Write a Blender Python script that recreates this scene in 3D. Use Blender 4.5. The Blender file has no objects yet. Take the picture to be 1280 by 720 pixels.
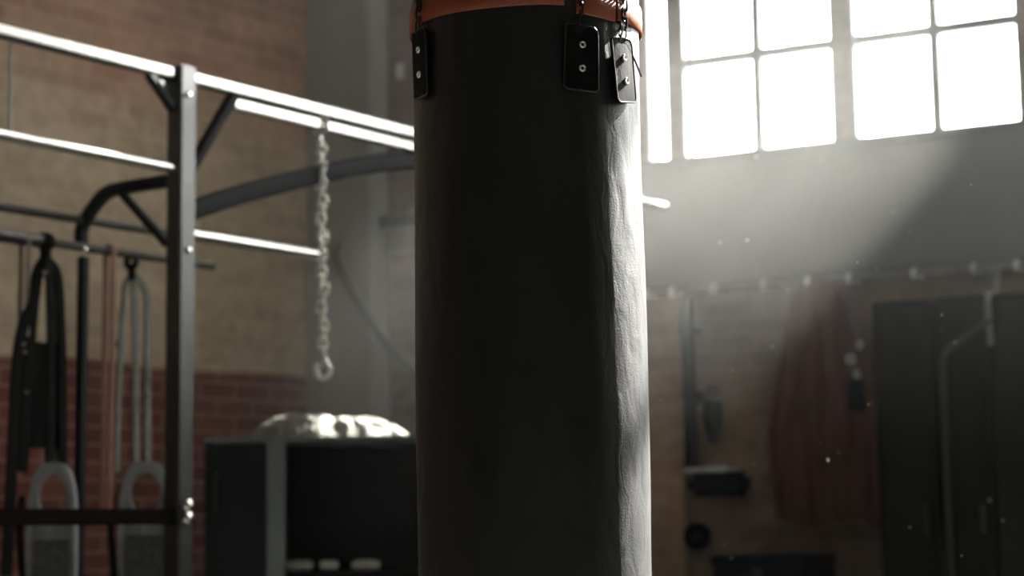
import bpy, bmesh, math, random
from mathutils import Vector, Matrix, noise
random.seed(7)
S = bpy.context.scene
COL = S.collection
PI = math.pi

# ------------------------------------------------------------------ camera
F = 2300.0
PITCH = math.atan(300 / F)
ROLL = 0.015
CAMZ = 1.2
fwd = Vector((0, math.cos(PITCH), math.sin(PITCH)))
r0 = Vector((1, 0, 0)); u0 = r0.cross(fwd)
rt = r0 * math.cos(ROLL) - u0 * math.sin(ROLL)
up = u0 * math.cos(ROLL) + r0 * math.sin(ROLL)
CAM = Vector((0, 0, CAMZ))
cd = bpy.data.cameras.new('camera'); cam = bpy.data.objects.new('camera', cd); COL.objects.link(cam)
m = Matrix((rt, up, -fwd)).transposed().to_4x4(); m.translation = CAM
cam.matrix_world = m
cd.sensor_width = 36; cd.lens = F / 1280 * 36
cd.dof.use_dof = True; cd.dof.focus_distance = 2.72; cd.dof.aperture_fstop = 3.9
cd.clip_start = 0.05; cd.clip_end = 200
S.camera = cam

def ray(px, py):
    return fwd + rt * ((px - 640) / F) + up * ((360 - py) / F)
def U(px, py, Y):                       # point on a sight line at depth Y
    d = ray(px, py); return CAM + d * (Y / d.y)

class Frame:
    """A place in the room: origin, x along (heading ang), y away from the viewer, z up."""
    def __init__(s, x, y, ang):
        s.o = Vector((x, y, 0)); s.a = ang
        s.M = Matrix.Translation(s.o) @ Matrix.Rotation(ang, 4, 'Z')
        s.I = s.M.inverted()
    def at(s, px, py, yl=0.0):          # local point where the sight line meets the plane y = yl
        c = s.I @ CAM; d = s.I.to_3x3() @ ray(px, py)
        return c + d * ((yl - c.y) / d.y)
CX, CY = -0.93, 9.5
RW = Frame(CX, CY, math.atan2(-.454, .891))     # window wall, x runs to the right
LW = Frame(CX, CY, math.atan2(.788, .616))      # brick wall, x runs towards the corner (negative in the room)
_p = U(225, 400, 5.5)
RG = Frame(_p.x, _p.y, math.atan2(.8, .6))      # training rig, x runs away from the viewer along the rig
WD = Frame(0, 0, 0)

# ------------------------------------------------------------------ materials
def newmat(name):
    m = bpy.data.materials.new(name); m.use_nodes = True
    nt = m.node_tree; b = nt.nodes['Principled BSDF']
    return m, nt, b
def N(nt, t, **kw):
    n = nt.nodes.new(t)
    for k, v in kw.items(): setattr(n, k, v)
    return n
def L(nt, a, b): nt.links.new(a, b)
def ramp(nt, fac, stops):
    r = N(nt, 'ShaderNodeValToRGB')
    while len(r.color_ramp.elements) > 1: r.color_ramp.elements.remove(r.color_ramp.elements[-1])
    r.color_ramp.elements[0].position = stops[0][0]; r.color_ramp.elements[0].color = (*stops[0][1], 1)
    for p, c in stops[1:]:
        e = r.color_ramp.elements.new(p); e.color = (*c, 1)
    L(nt, fac, r.inputs[0]); return r.outputs[0]
def mat(name, col, rough=.5, metal=0, var=.25, scale=8, bump=.0, bscale=60, spec=.5, coat=0, stretch=(1, 1, 1)):
    m, nt, b = newmat(name)
    tc = N(nt, 'ShaderNodeTexCoord'); mp = N(nt, 'ShaderNodeMapping'); mp.inputs['Scale'].default_value = stretch
    L(nt, tc.outputs['Object'], mp.inputs[0])
    n = N(nt, 'ShaderNodeTexNoise'); n.inputs['Scale'].default_value = scale; n.inputs['Detail'].default_value = 5
    L(nt, mp.outputs[0], n.inputs['Vector'])
    c = ramp(nt, n.outputs['Fac'], [(.25, tuple(x * (1 - var) for x in col)), (.75, tuple(min(1, x * (1 + var)) for x in col))])
    L(nt, c, b.inputs['Base Color'])
    mr = N(nt, 'ShaderNodeMapRange'); mr.inputs[3].default_value = max(0.02, rough - .08); mr.inputs[4].default_value = min(1, rough + .08)
    L(nt, n.outputs['Fac'], mr.inputs[0]); L(nt, mr.outputs[0], b.inputs['Roughness'])
    b.inputs['Metallic'].default_value = metal; b.inputs['Specular IOR Level'].default_value = spec
    b.inputs['Coat Weight'].default_value = coat
    if bump:
        n2 = N(nt, 'ShaderNodeTexNoise'); n2.inputs['Scale'].default_value = bscale; n2.inputs['Detail'].default_value = 4
        L(nt, mp.outputs[0], n2.inputs['Vector'])
        bp = N(nt, 'ShaderNodeBump'); bp.inputs['Strength'].default_value = bump; bp.inputs['Distance'].default_value = .01
        L(nt, n2.outputs['Fac'], bp.inputs['Height']); L(nt, bp.outputs[0], b.inputs['Normal'])
    return m

def brick_mat(name, c1, c2, mortar, paint=None, paint_z=0, top=None, top_z=3.2):
    m, nt, b = newmat(name)
    tc = N(nt, 'ShaderNodeTexCoord'); sp = N(nt, 'ShaderNodeSeparateXYZ'); L(nt, tc.outputs['Object'], sp.inputs[0])
    cb = N(nt, 'ShaderNodeCombineXYZ'); L(nt, sp.outputs['X'], cb.inputs['X']); L(nt, sp.outputs['Z'], cb.inputs['Y'])
    br = N(nt, 'ShaderNodeTexBrick'); L(nt, cb.outputs[0], br.inputs['Vector'])
    br.inputs['Scale'].default_value = 1; br.inputs['Brick Width'].default_value = .23; br.inputs['Row Height'].default_value = .08
    br.inputs['Mortar Size'].default_value = .007; br.inputs['Mortar Smooth'].default_value = .3; br.inputs['Bias'].default_value = -.1
    br.inputs['Color1'].default_value = (0, 0, 0, 1); br.inputs['Color2'].default_value = (1, 1, 1, 1); br.inputs['Mortar'].default_value = (.5, .5, .5, 1)
    n1 = N(nt, 'ShaderNodeTexNoise'); n1.inputs['Scale'].default_value = 1.1; n1.inputs['Detail'].default_value = 6; L(nt, cb.outputs[0], n1.inputs['Vector'])
    n2 = N(nt, 'ShaderNodeTexNoise'); n2.inputs['Scale'].default_value = 14; n2.inputs['Detail'].default_value = 6; L(nt, cb.outputs[0], n2.inputs['Vector'])
    base = ramp(nt, br.outputs['Color'], [(0, c1), (1, c2)])
    def mix(fac, a, bb, blend='MIX'):
        x = N(nt, 'ShaderNodeMix', data_type='RGBA', blend_type=blend)
        if isinstance(fac, float): x.inputs[0].default_value = fac
        else: L(nt, fac, x.inputs[0])
        for s, v in ((x.inputs[6], a), (x.inputs[7], bb)):
            if isinstance(v, tuple): s.default_value = (*v, 1)
            else: L(nt, v, s)
        return x.outputs[2]
    def zmask(z0, wob, soft, above):
        a = N(nt, 'ShaderNodeMath', operation='MULTIPLY_ADD'); L(nt, n1.outputs['Fac'], a.inputs[0]); a.inputs[1].default_value = wob; L(nt, sp.outputs['Z'], a.inputs[2])
        r = N(nt, 'ShaderNodeMapRange'); L(nt, a.outputs[0], r.inputs[0])
        r.inputs[1].default_value = z0 + wob / 2 - soft; r.inputs[2].default_value = z0 + wob / 2 + soft
        r.inputs[3].default_value, r.inputs[4].default_value = (0, 1) if above else (1, 0)
        return r.outputs[0]
    if top: base = mix(zmask(top_z, 1.0, .25, True), base, ramp(nt, br.outputs['Color'], [(0, top[0]), (1, top[1])]))
    if paint: base = mix(zmask(paint_z, .12, .015, False), base, ramp(nt, br.outputs['Color'], [(0, paint[0]), (1, paint[1])]))
    blot = ramp(nt, n1.outputs['Fac'], [(.3, (.62, .6, .58)), (.7, (1.15, 1.12, 1.08))])
    base = mix(1.0, base, blot, 'MULTIPLY')
    base = mix(.6, base, ramp(nt, n2.outputs['Fac'], [(.3, (.7, .7, .7)), (.7, (1.2, 1.2, 1.2))]), 'MULTIPLY')
    mf = N(nt, 'ShaderNodeMath', operation='MULTIPLY'); L(nt, br.outputs['Fac'], mf.inputs[0]); mf.inputs[1].default_value = .28
    base = mix(mf.outputs[0], base, mortar)
    L(nt, base, b.inputs['Base Color']); b.inputs['Roughness'].default_value = .85
    h = N(nt, 'ShaderNodeMath', operation='MULTIPLY_ADD'); L(nt, br.outputs['Fac'], h.inputs[0]); h.inputs[1].default_value = -1
    L(nt, n2.outputs['Fac'], h.inputs[2])
    bp = N(nt, 'ShaderNodeBump'); bp.inputs['Strength'].default_value = .6; bp.inputs['Distance'].default_value = .012
    L(nt, h.outputs[0], bp.inputs['Height']); L(nt, bp.outputs[0], b.inputs['Normal'])
    return m

def leather(name, col, rough, wr=.5, coat=0, sheen=0, spec=.5):
    m, nt, b = newmat(name); b.inputs['Specular IOR Level'].default_value = spec
    b.inputs['Coat Weight'].default_value = coat; b.inputs['Coat Roughness'].default_value = .42
    b.inputs['Sheen Weight'].default_value = sheen; b.inputs['Sheen Roughness'].default_value = .35
    tc = N(nt, 'ShaderNodeTexCoord'); mp = N(nt, 'ShaderNodeMapping'); mp.inputs['Scale'].default_value = (1, 1, .45)
    L(nt, tc.outputs['Object'], mp.inputs[0])
    a = N(nt, 'ShaderNodeTexNoise'); a.inputs['Scale'].default_value = 26; a.inputs['Detail'].default_value = 4; a.inputs['Distortion'].default_value = 1.2
    c = N(nt, 'ShaderNodeTexVoronoi'); c.inputs['Scale'].default_value = 420
    g = N(nt, 'ShaderNodeTexNoise'); g.inputs['Scale'].default_value = 5; g.inputs['Detail'].default_value = 3
    L(nt, mp.outputs[0], a.inputs['Vector']); L(nt, tc.outputs['Object'], c.inputs['Vector']); L(nt, mp.outputs[0], g.inputs['Vector'])
    L(nt, ramp(nt, g.outputs['Fac'], [(.3, tuple(x * .8 for x in col)), (.7, tuple(x * 1.2 for x in col))]), b.inputs['Base Color'])
    mr = N(nt, 'ShaderNodeMapRange'); mr.inputs[3].default_value = rough - .1; mr.inputs[4].default_value = rough + .1
    L(nt, a.outputs['Fac'], mr.inputs[0]); L(nt, mr.outputs[0], b.inputs['Roughness'])
    b1 = N(nt, 'ShaderNodeBump'); b1.inputs['Strength'].default_value = wr; b1.inputs['Distance'].default_value = .006; L(nt, a.outputs['Fac'], b1.inputs['Height'])
    b2 = N(nt, 'ShaderNodeBump'); b2.inputs['Strength'].default_value = .25; b2.inputs['Distance'].default_value = .0008
    L(nt, c.outputs['Distance'], b2.inputs['Height']); L(nt, b1.outputs[0], b2.inputs['Normal']); L(nt, b2.outputs[0], b.inputs['Normal'])
    return m

M = {}
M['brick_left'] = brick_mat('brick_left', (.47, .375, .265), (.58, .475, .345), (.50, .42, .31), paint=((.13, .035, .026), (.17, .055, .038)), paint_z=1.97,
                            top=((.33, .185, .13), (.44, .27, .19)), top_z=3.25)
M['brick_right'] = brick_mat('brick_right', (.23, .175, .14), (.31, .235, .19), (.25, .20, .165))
M['concrete'] = mat('concrete', (.33, .33, .315), .8, var=.2, scale=2.2, bump=.3, bscale=30)
M['lintel'] = mat('lintel', (.11, .115, .115), .7, var=.2, scale=2, bump=.2, bscale=25)
M['floor'] = mat('floor_concrete', (.08, .077, .07), .55, var=.3, scale=1.5, bump=.2, bscale=20)
M['dark_wall'] = mat('dark_wall', (.12, .115, .10), .8, var=.25, scale=1.5, bump=.3, bscale=12)
M['ceiling'] = mat('ceiling_paint', (.35, .35, .33), .8, var=.2, scale=1.5)
M['window_frame'] = mat('window_frame_paint', (.16, .165, .16), .5, var=.15, scale=6)
M['black_steel'] = mat('black_steel', (.008, .010, .012), .34, spec=1.0, var=.3, scale=9, bump=.08, bscale=90)
M['black_matte'] = mat('black_matte', (.008, .009, .010), .65, var=.2, spec=.2)
M['chain_pale'] = mat('chain_pale', (.92, .90, .84), .28, metal=.35, var=.1, scale=40)
M['pale_steel'] = mat('pale_steel', (.62, .62, .58), .22, metal=.85, var=.12, scale=20, bump=.05, bscale=160, stretch=(.2, 1, 1))
M['grey_steel'] = mat('grey_steel', (.22, .225, .215), .38, metal=.6, var=.25, scale=10)
M['rust_steel'] = mat('rust_steel', (.05, .04, .03), .6, metal=.0, var=.35, scale=12)
M['red_black'] = mat('red_black_paint', (.004, .0015, .0015), .85, spec=.1, var=.3, scale=8)
M['chrome'] = mat('chrome', (.72, .70, .66), .18, metal=1, var=.1, scale=40)
M['gunmetal'] = mat('gunmetal', (.055, .055, .055), .3, metal=.9, var=.3, scale=60)
M['leather'] = leather('black_leather', (.0045, .0050, .0068), .46, .34, coat=.22, sheen=.05)
M['leather_flat'] = leather('black_leather_patch', (.0028, .0028, .003), .60, .2, spec=.10)
M['piping'] = mat('piping', (.02, .02, .021), .3, var=.2, scale=60)
M['orange'] = leather('orange_leather', (.26, .060, .018), .5, .25)
M['thread'] = mat('thread', (.55, .25, .08), .8, var=.2)
M['strap_black'] = mat('strap_black', (.007, .007, .007), .8, spec=.1, var=.4, scale=40, bump=.4, bscale=300)
M['strap_grey'] = mat('strap_grey', (.16, .165, .15), .65, var=.4, scale=30, bump=.4, bscale=300)
M['strap_brown'] = mat('strap_brown', (.20, .075, .04), .6, var=.3, scale=20)
M['strap_tan'] = mat('strap_tan', (.19, .145, .10), .7, var=.3, scale=20)
M['pad_grey'] = mat('pad_grey', (.30, .31, .31), .55, var=.15, scale=14, bump=.1, bscale=60)
M['mesh_dark'] = mat('mesh_dark', (.05, .052, .055), .5, var=.95, scale=60, bump=.8, bscale=70)
M['cab_dark'] = mat('cabinet_dark', (.005, .007, .008), .5, spec=.2, var=.2, scale=4)
M['cab_frame'] = mat('cabinet_frame', (.17, .19, .19), .4, metal=.3, var=.15, scale=8)
M['cloth'] = mat('white_cloth', (.31, .30, .265), .75, var=.15, scale=12, bump=.5, bscale=35)
M['towel'] = mat('white_towel', (.88, .86, .80), .85, var=.08, scale=30, bump=.5, bscale=120)
M['red_cloth'] = mat('red_cloth', (.19, .088, .064), .75, var=.3, scale=5, bump=.3, bscale=40)
M['navy'] = mat('navy_rubber', (.007, .010, .017), .5, spec=.2, var=.25, scale=20)
M['locker'] = mat('locker_dark', (.007, .0065, .006), .6, spec=.2, var=.25, scale=3)
M['hook_pale'] = mat('hook_pale', (.72, .72, .70), .4, metal=.2, var=.1)
M['hose'] = mat('hose_grey', (.10, .105, .10), .5, var=.25, scale=20)
M['pipe_dark'] = mat('pipe_dark', (.03, .03, .03), .4, var=.2)
M['strap_pale'] = mat('strap_pale', (.17, .17, .16), .6, var=.15)
M['brick_pier'] = brick_mat('brick_pier', (.38, .27, .20), (.46, .335, .25), (.40, .31, .25))
M['dust'] = mat('dust_white', (.9, .9, .85), .6, var=.05)
def glass():
    m, nt, b = newmat('window_glass')
    nt.nodes.remove(b); o = nt.nodes['Material Output']
    t = N(nt, 'ShaderNodeBsdfTransparent'); t.inputs[0].default_value = (.97, .97, .965, 1)
    g = N(nt, 'ShaderNodeBsdfGlossy'); g.inputs['Roughness'].default_value = .05
    x = N(nt, 'ShaderNodeMixShader'); x.inputs[0].default_value = .06
    L(nt, t.outputs[0], x.inputs[1]); L(nt, g.outputs[0], x.inputs[2]); L(nt, x.outputs[0], o.inputs['Surface'])
    return m
M['glass'] = glass()

# ------------------------------------------------------------------ mesh builders
def BM(): return bmesh.new()
def box(bm, x0, x1, y0, y1, z0, z1, bev=0.0, M4=None):
    g = bmesh.ops.create_cube(bm, size=1)
    vs = g['verts']
    bmesh.ops.scale(bm, vec=(x1 - x0, y1 - y0, z1 - z0), verts=vs)
    bmesh.ops.translate(bm, vec=((x0 + x1) / 2, (y0 + y1) / 2, (z0 + z1) / 2), verts=vs)
    if M4 is not None: bmesh.ops.transform(bm, matrix=M4, verts=vs)
    if bev:
        es = list({e for v in vs for e in v.link_edges})
        bmesh.ops.bevel(bm, geom=es, offset=bev, segments=2, affect='EDGES', clamp_overlap=True)
    return bm
def sweep(bm, pts, rx, ry=None, seg=12, square=False, side=None, close=False):
    """Sweep an oval (or a rounded rectangle) along pts."""
    pts = [Vector(p) for p in pts]; ry = ry or rx
    n = len(pts); rings = []
    prev = Vector(side) if side is not None else None
    for i, p in enumerate(pts):
        if close: t = pts[(i + 1) % n] - pts[i - 1]
        else: t = pts[min(i + 1, n - 1)] - pts[max(i - 1, 0)]
        t.normalize()
        if prev is None:
            prev = t.cross(Vector((0, 0, 1)))
            if prev.length < .05: prev = Vector((1, 0, 0))
        s = (prev - t * prev.dot(t)).normalized()
        if side is None: prev = s
        w = s.cross(t).normalized()
        ring = []
        for k in range(seg):
            a = 2 * PI * k / seg
            c, q = math.cos(a), math.sin(a)
            if square:
                e = .28
                c = math.copysign(abs(c) ** e, c); q = math.copysign(abs(q) ** e, q)
            ring.append(bm.verts.new(p + s * (rx * c) + w * (ry * q)))
        rings.append(ring)
    m = n if close else n - 1
    for i in range(m):
        a, b = rings[i], rings[(i + 1) % n]
        for k in range(seg):
            bm.faces.new((a[k], a[(k + 1) % seg], b[(k + 1) % seg], b[k]))
    if not close:
        bm.faces.new(rings[0]); bm.faces.new(rings[-1][::-1])
    return bm
def tube_sq(bm, p, q, w, h=None, side=None):     # straight box section between two points
    p, q = Vector(p), Vector(q); h = h or w
    t = (q - p); ln = t.length; t.normalize()
    s = Vector(side) if side is not None else t.cross(Vector((0, 0, 1)))
    if s.length < .05: s = Vector((1, 0, 0))
    s = (s - t * s.dot(t)).normalized(); v = s.cross(t)
    M4 = Matrix((t, s, v)).transposed().to_4x4(); M4.translation = (p + q) / 2
    box(bm, -ln / 2, ln / 2, -w / 2, w / 2, -h / 2, h / 2, min(w, h) * .12, M4)
    return bm
def lathe(bm, prof, c=(0, 0, 0), seg=32, M4=None):
    rings = []; vs = []
    for r, z in prof:
        if r < 1e-5: rings.append([bm.verts.new((c[0], c[1], c[2] + z))])
        else: rings.append([bm.verts.new((c[0] + r * math.cos(2 * PI * k / seg), c[1] + r * math.sin(2 * PI * k / seg), c[2] + z)) for k in range(seg)])
        vs += rings[-1]
    for a, b in zip(rings, rings[1:]):
        for k in range(seg):
            k2 = (k + 1) % seg
            if len(a) == 1 and len(b) == 1: continue
            if len(a) == 1: bm.faces.new((a[0], b[k2], b[k]))
            elif len(b) == 1: bm.faces.new((a[k], a[k2], b[0]))
            else: bm.faces.new((a[k], a[k2], b[k2], b[k]))
    if M4 is not None: bmesh.ops.transform(bm, matrix=M4, verts=vs)
    return bm
def smooth_pts(pts, n=6):                        # Catmull-Rom
    P = [Vector(p) for p in pts]; P = [P[0] * 2 - P[1]] + P + [P[-1] * 2 - P[-2]]
    out = []
    for i in range(1, len(P) - 2):
        for k in range(n):
            t = k / n
            out.append(.5 * ((2 * P[i]) + (P[i + 1] - P[i - 1]) * t + (2 * P[i - 1] - 5 * P[i] + 4 * P[i + 1] - P[i + 2]) * t * t + (3 * P[i] - P[i - 1] - 3 * P[i + 1] + P[i + 2]) * t ** 3))
    out.append(P[-2]); return out
def link_pts(L_, W_, n=20):                      # stadium outline in the xz plane
    r = W_ / 2; h = L_ / 2 - r; out = []
    for k in range(n):
        a = 2 * PI * k / n
        x, z = r * math.cos(a), r * math.sin(a)
        out.append(Vector((x, 0, z + (h if math.sin(a) > 1e-6 else -h if math.sin(a) < -1e-6 else 0))))
    return out
def chain_bm(bm, p, q, L_, W_, wire, seg=6, n=14, twist=0.0):
    p, q = Vector(p), Vector(q); d = q - p; ln = d.length; d.normalize()
    pitch = L_ - 2 * wire * 1.9; cnt = max(1, round(ln / pitch)); pitch = ln / cnt
    rot = d.to_track_quat('Z', 'X').to_matrix()
    for i in range(cnt):
        c = p + d * (pitch * (i + .5))
        R = rot @ Matrix.Rotation((PI / 2 * (i % 2)) + twist * i, 3, 'Z')
        sweep(bm, [c + R @ v for v in link_pts(L_, W_, n)], wire, seg=seg, close=True)
    return bm

def obj(name, bm, material, parent=None, frame=None, loc=None, smooth=40, M4=None):
    bmesh.ops.recalc_face_normals(bm, faces=bm.faces)
    me = bpy.data.meshes.new(name); bm.to_mesh(me); bm.free()
    for p in me.polygons: p.use_smooth = True
    me.materials.append(M[material] if isinstance(material, str) else material)
    if smooth < 180:
        try: me.set_sharp_from_angle(angle=math.radians(smooth))
        except Exception: pass
    o = bpy.data.objects.new(name, me); COL.objects.link(o)
    if parent: o.parent = parent
    elif frame: o.matrix_world = frame.M
    return o
def center(o):                                   # move a one-mesh thing's origin to the middle of its base
    vs = [v.co for v in o.data.vertices]
    c = Vector(((min(v.x for v in vs) + max(v.x for v in vs)) / 2, (min(v.y for v in vs) + max(v.y for v in vs)) / 2, min(v.z for v in vs)))
    o.data.transform(Matrix.Translation(-c)); o.matrix_world = o.matrix_world @ Matrix.Translation(c)
    return o
def tag(o, label, cat, group=None, kind=None):
    o['label'] = label; o['category'] = cat
    if group: o['group'] = group
    if kind: o['kind'] = kind
    return o
def thing(name, label, cat, frame=WD, at=(0, 0, 0), group=None, kind=None):
    o = bpy.data.objects.new(name, None); COL.objects.link(o); o.empty_display_size = .1
    o.matrix_world = frame.M @ Matrix.Translation(Vector(at))
    return tag(o, label, cat, group, kind)
def rebase(o, at):                               # mesh was built in frame coordinates; parent sits at 'at'
    o.data.transform(Matrix.Translation(-Vector(at))); return o
def struct(name, bm, m, frame=None, parent=None):
    o = obj(name, bm, m, parent, frame); 
    if not parent: o['kind'] = 'structure'
    return o

# ------------------------------------------------------------------ the room
CEIL = 7.4
def sill_z(px, py): return RW.at(px, py).z
SILL = RW.at(960, 189).z
def wx(px, py=130): return RW.at(px, py).x
openings = [(wx(809), wx(837), SILL, 3.95), (wx(853), wx(1043), SILL, 3.95), (wx(1067), wx(1277), SILL, 3.95), (5.0, 6.55, SILL, 6.9), (6.75, 8.3, SILL, 6.9)]
added_uppers = [(openings[1][0], openings[1][1], 5.4, 7.0), (openings[2][0], openings[2][1], 5.4, 7.0)]  # unseen upper windows, added to light the haze and the left wall
RAILZ = RW.at(1060, 349).z
print('SILL', SILL, 'RAILZ', RAILZ, [tuple(round(v, 2) for v in o) for o in openings])
T = .14
bm = BM()
xs = [-.2]
for a, b, _0, _1 in openings: xs += [a, b]
xs.append(9.2)
box(bm, -.2, 9.2, 0, T, 0, SILL)
for a, b, _0, hd in openings:
    if hd > 5: box(bm, a, b, 0, T, hd, CEIL + .1)
for a, b, z0, z1 in added_uppers: box(bm, a, b, 0, T, 3.95, z0); box(bm, a, b, 0, T, z1, CEIL + .1)
box(bm, openings[0][0], openings[0][1], 0, T, 3.95, CEIL + .1)
for i in range(0, len(xs), 2): box(bm, xs[i], xs[i + 1], 0, T, SILL, CEIL + .1)
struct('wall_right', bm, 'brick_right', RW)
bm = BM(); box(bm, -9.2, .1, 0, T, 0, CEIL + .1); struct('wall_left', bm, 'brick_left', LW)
# rest of the shell, behind and beside the viewer
Rp = RW.M @ Vector((9, 0, 0)); Lp = LW.M @ Vector((-9, 0, 0))
A = Vector((Rp.x + .3, -4, 0)); B = Vector((Lp.x - .3, -4, 0))
def wall_between(name, p, q, m):
    d = (q - p); d.z = 0; f = Frame(p.x, p.y, math.atan2(d.y, d.x)); bm = BM()
    box(bm, -.1, d.length + .1, 0, T, 0, CEIL + .1); struct(name, bm, m, f)
wall_between('wall_far_left', B, Lp, 'dark_wall')
wall_between('wall_back', A, B, 'dark_wall')
wall_between('wall_far_right', Rp, A, 'dark_wall')
def slab(name, z0, z1, m, grow=.2):
    bm = BM(); poly = [Vector((CX, CY, 0)), Rp, A, B, Lp]; c = sum(poly, Vector()) / 5
    lo = []; hi = []
    for p in poly:
        p = c + (p - c) * (1 + grow / 8)
        lo.append(bm.verts.new((p.x, p.y, z0))); hi.append(bm.verts.new((p.x, p.y, z1)))
    bm.faces.new(lo[::-1]); bm.faces.new(hi)
    for i in range(5): bm.faces.new((lo[i], lo[(i + 1) % 5], hi[(i + 1) % 5], hi[i]))
    return bm
struct('floor', slab('floor', -.12, 0, 'floor'), 'floor')
struct('ceiling', slab('ceiling', CEIL, CEIL + .12, 'ceiling'), 'ceiling')
# corner pier and concrete band under the windows
bm = BM(); a = RW.at(462, 350, -.2).x; box(bm, -.16, a, -.2, -.002, 0.001, CEIL - .002, .01); struct('trim_1', bm, 'concrete', RW)
b0 = RW.at(812, 350, -.05).x
bm = BM(); box(bm, b0 - .25, 8.9, -.05, -.001, RAILZ + .02, SILL - .03, .004)
box(bm, b0 - .25, 8.9, -.09, -.001, SILL - .035, SILL - .002, .006); struct('trim_2', bm, 'lintel', RW)

bm = BM(); box(bm, RW.at(770, 500, -.03).x, RW.at(852, 500, -.03).x, -.03, -.001, .001, RAILZ + .015, .003); struct('trim_3', bm, 'brick_pier', RW)

# windows
mun_z = RW.at(945, 66).z; ph = mun_z - SILL
for i, (a, b, SZ, HZ) in enumerate(openings + added_uppers):
    w = thing('window_%d' % (i + 1), 'tall steel framed window', 'window', RW, (a, 0, SZ), kind='structure')
    del w['label']; del w['category']
    W_, H_ = b - a, HZ - SZ
    bm = BM(); f = .012
    box(bm, 0, f, .0, .06, 0, H_); box(bm, W_ - f, W_, .0, .06, 0, H_); box(bm, f, W_ - f, .0, .06, 0, f); box(bm, f, W_ - f, .0, .06, H_ - f, H_)
    obj('window_frame', bm, 'window_frame', w)
    bm = BM(); cols = 1 if i == 0 else 4 if i in (3, 4) else 2
    for k in range(1, cols): box(bm, W_ * k / cols - .022, W_ * k / cols + .022, .01, .05, f, H_ - f, .002)
    k = 1
    if i: 
        while ph * k < H_ - .1:
            box(bm, f, W_ - f, .012, .048, ph * k - .022, ph * k + .022, .002); k += 1
        obj('glazing_bars', bm, 'window_frame', w)
    else: bm.free()
    bm = BM(); box(bm, f, W_ - f, .028, .032, f, H_ - f); obj('pane', bm, 'glass', w)
    al = bpy.data.lights.new('daylight_portal', 'AREA'); al.shape = 'RECTANGLE'; al.size = W_; al.size_y = H_; al.cycles.is_portal = True
    ao = bpy.data.objects.new('daylight_portal', al); COL.objects.link(ao)
    ao.matrix_world = RW.M @ Matrix.Translation((a + W_ / 2, .08, SZ + H_ / 2)) @ Matrix.Rotation(-PI / 2, 4, 'X')

# ------------------------------------------------------------------ punching bag
BY = 2.84
bc = U(663, 400, BY); BX = bc.x; R = .1795
BZ0, BZ1 = .78, 2.035
bandz = U(650, 7, BY - R).z
bag = thing('punching_bag', 'large black leather punching bag with orange top band, hanging in the middle', 'punching bag', WD, (BX, BY, BZ0))
def rad(z):                                      # z in world metres
    t = (z - BZ0) / (BZ1 - BZ0)
    r = R * (1.0 - .004 * math.sin(PI * t) + .012 * max(0, t - .8) * 5 * .25)
    r += .0012 * math.sin(z * 9 + 1)
    return r
bm = BM(); SEG = 220; NZ = 260; rings = []
for j in range(NZ + 1):
    z = BZ0 + .02 + (BZ1 - BZ0 - .032) * j / NZ
    ring = []
    for k in range(SEG):
        a = 2 * PI * k / SEG; ca, sa = math.cos(a), math.sin(a)
        r = rad(z)
        p = Vector((ca * R, sa * R, z))
        d = noise.noise(Vector((p.x * 9, p.y * 9, z * 3.2))) * .0016
        d += noise.noise(Vector((p.x * 30 + 4, p.y * 30, z * 9 + (p.x + p.y) * 20))) * .0008
        if z > bandz - .12 and z < bandz: d += noise.noise(Vector((a * 7, 3, z * 4))) * .003 * (1 - (bandz - z) / .12)
        ring.append(bm.verts.new((ca * (r + d), sa * (r + d), z - BZ0)))
    rings.append(ring)
for a_, b_ in zip(rings, rings[1:]):
    for k in range(SEG): bm.faces.new((a_[k], a_[(k + 1) % SEG], b_[(k + 1) % SEG], b_[k]))
def capring(prev, prof):
    for r, z in prof:
        ring = [bm.verts.new((r * math.cos(2 * PI * k / SEG), r * math.sin(2 * PI * k / SEG), z)) for k in range(SEG)]
        for k in range(SEG): bm.faces.new((prev[k], prev[(k + 1) % SEG], ring[(k + 1) % SEG], ring[k]))
        prev = ring
    bm.faces.new(prev)
capring(rings[0], [(R - .006, .006), (R - .025, 0), (.02, 0)])
capring(rings[-1], [(R - .004, BZ1 - BZ0 - .004), (R - .02, BZ1 - BZ0), (.02, BZ1 - BZ0 - .01)])
obj('bag_body', bm, 'leather', bag, smooth=180)
def arc_band(a0, a1, z0, z1, r, th, n=80):       # angles measured from the viewer's side, towards the right
    bm = BM(); rows = []
    for k in range(n + 1):
        a = a0 + (a1 - a0) * k / n; x, y = math.sin(a), -math.cos(a)
        row = []
        w = .0012 * math.sin(a * 5)
        for rr, zz in ((r, z0 + w), (r + th, z0 + .0015 + w), (r + th + .0006, (z0 + z1) / 2), (r + th, z1 - .0015), (r, z1)):
            row.append(bm.verts.new((x * rr, y * rr, zz - BZ0)))
        rows.append(row)
    for p, q in zip(rows, rows[1:]):
        for k in range(5): bm.faces.new((p[k], q[k], q[(k + 1) % 5], p[(k + 1) % 5]))
    bm.faces.new(rows[0]); bm.faces.new(rows[-1][::-1])
    return bm
Rb = rad(bandz + .02) + .0015
D2R = math.radians
bh = .038
b1 = obj('orange_band', arc_band(D2R(-182), D2R(18), bandz, bandz + bh, Rb, .0025, 160), 'orange', bag, smooth=60)
b2 = obj('orange_band', arc_band(D2R(24), D2R(47.5), bandz - .0105, bandz + bh - .004, Rb, .0025, 30), 'orange', bag, smooth=60)
b3 = obj('orange_band', arc_band(D2R(49.5), D2R(177), bandz - .006, bandz + bh - .002, Rb, .0025, 90), 'orange', bag, smooth=60)
bm = BM()
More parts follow.
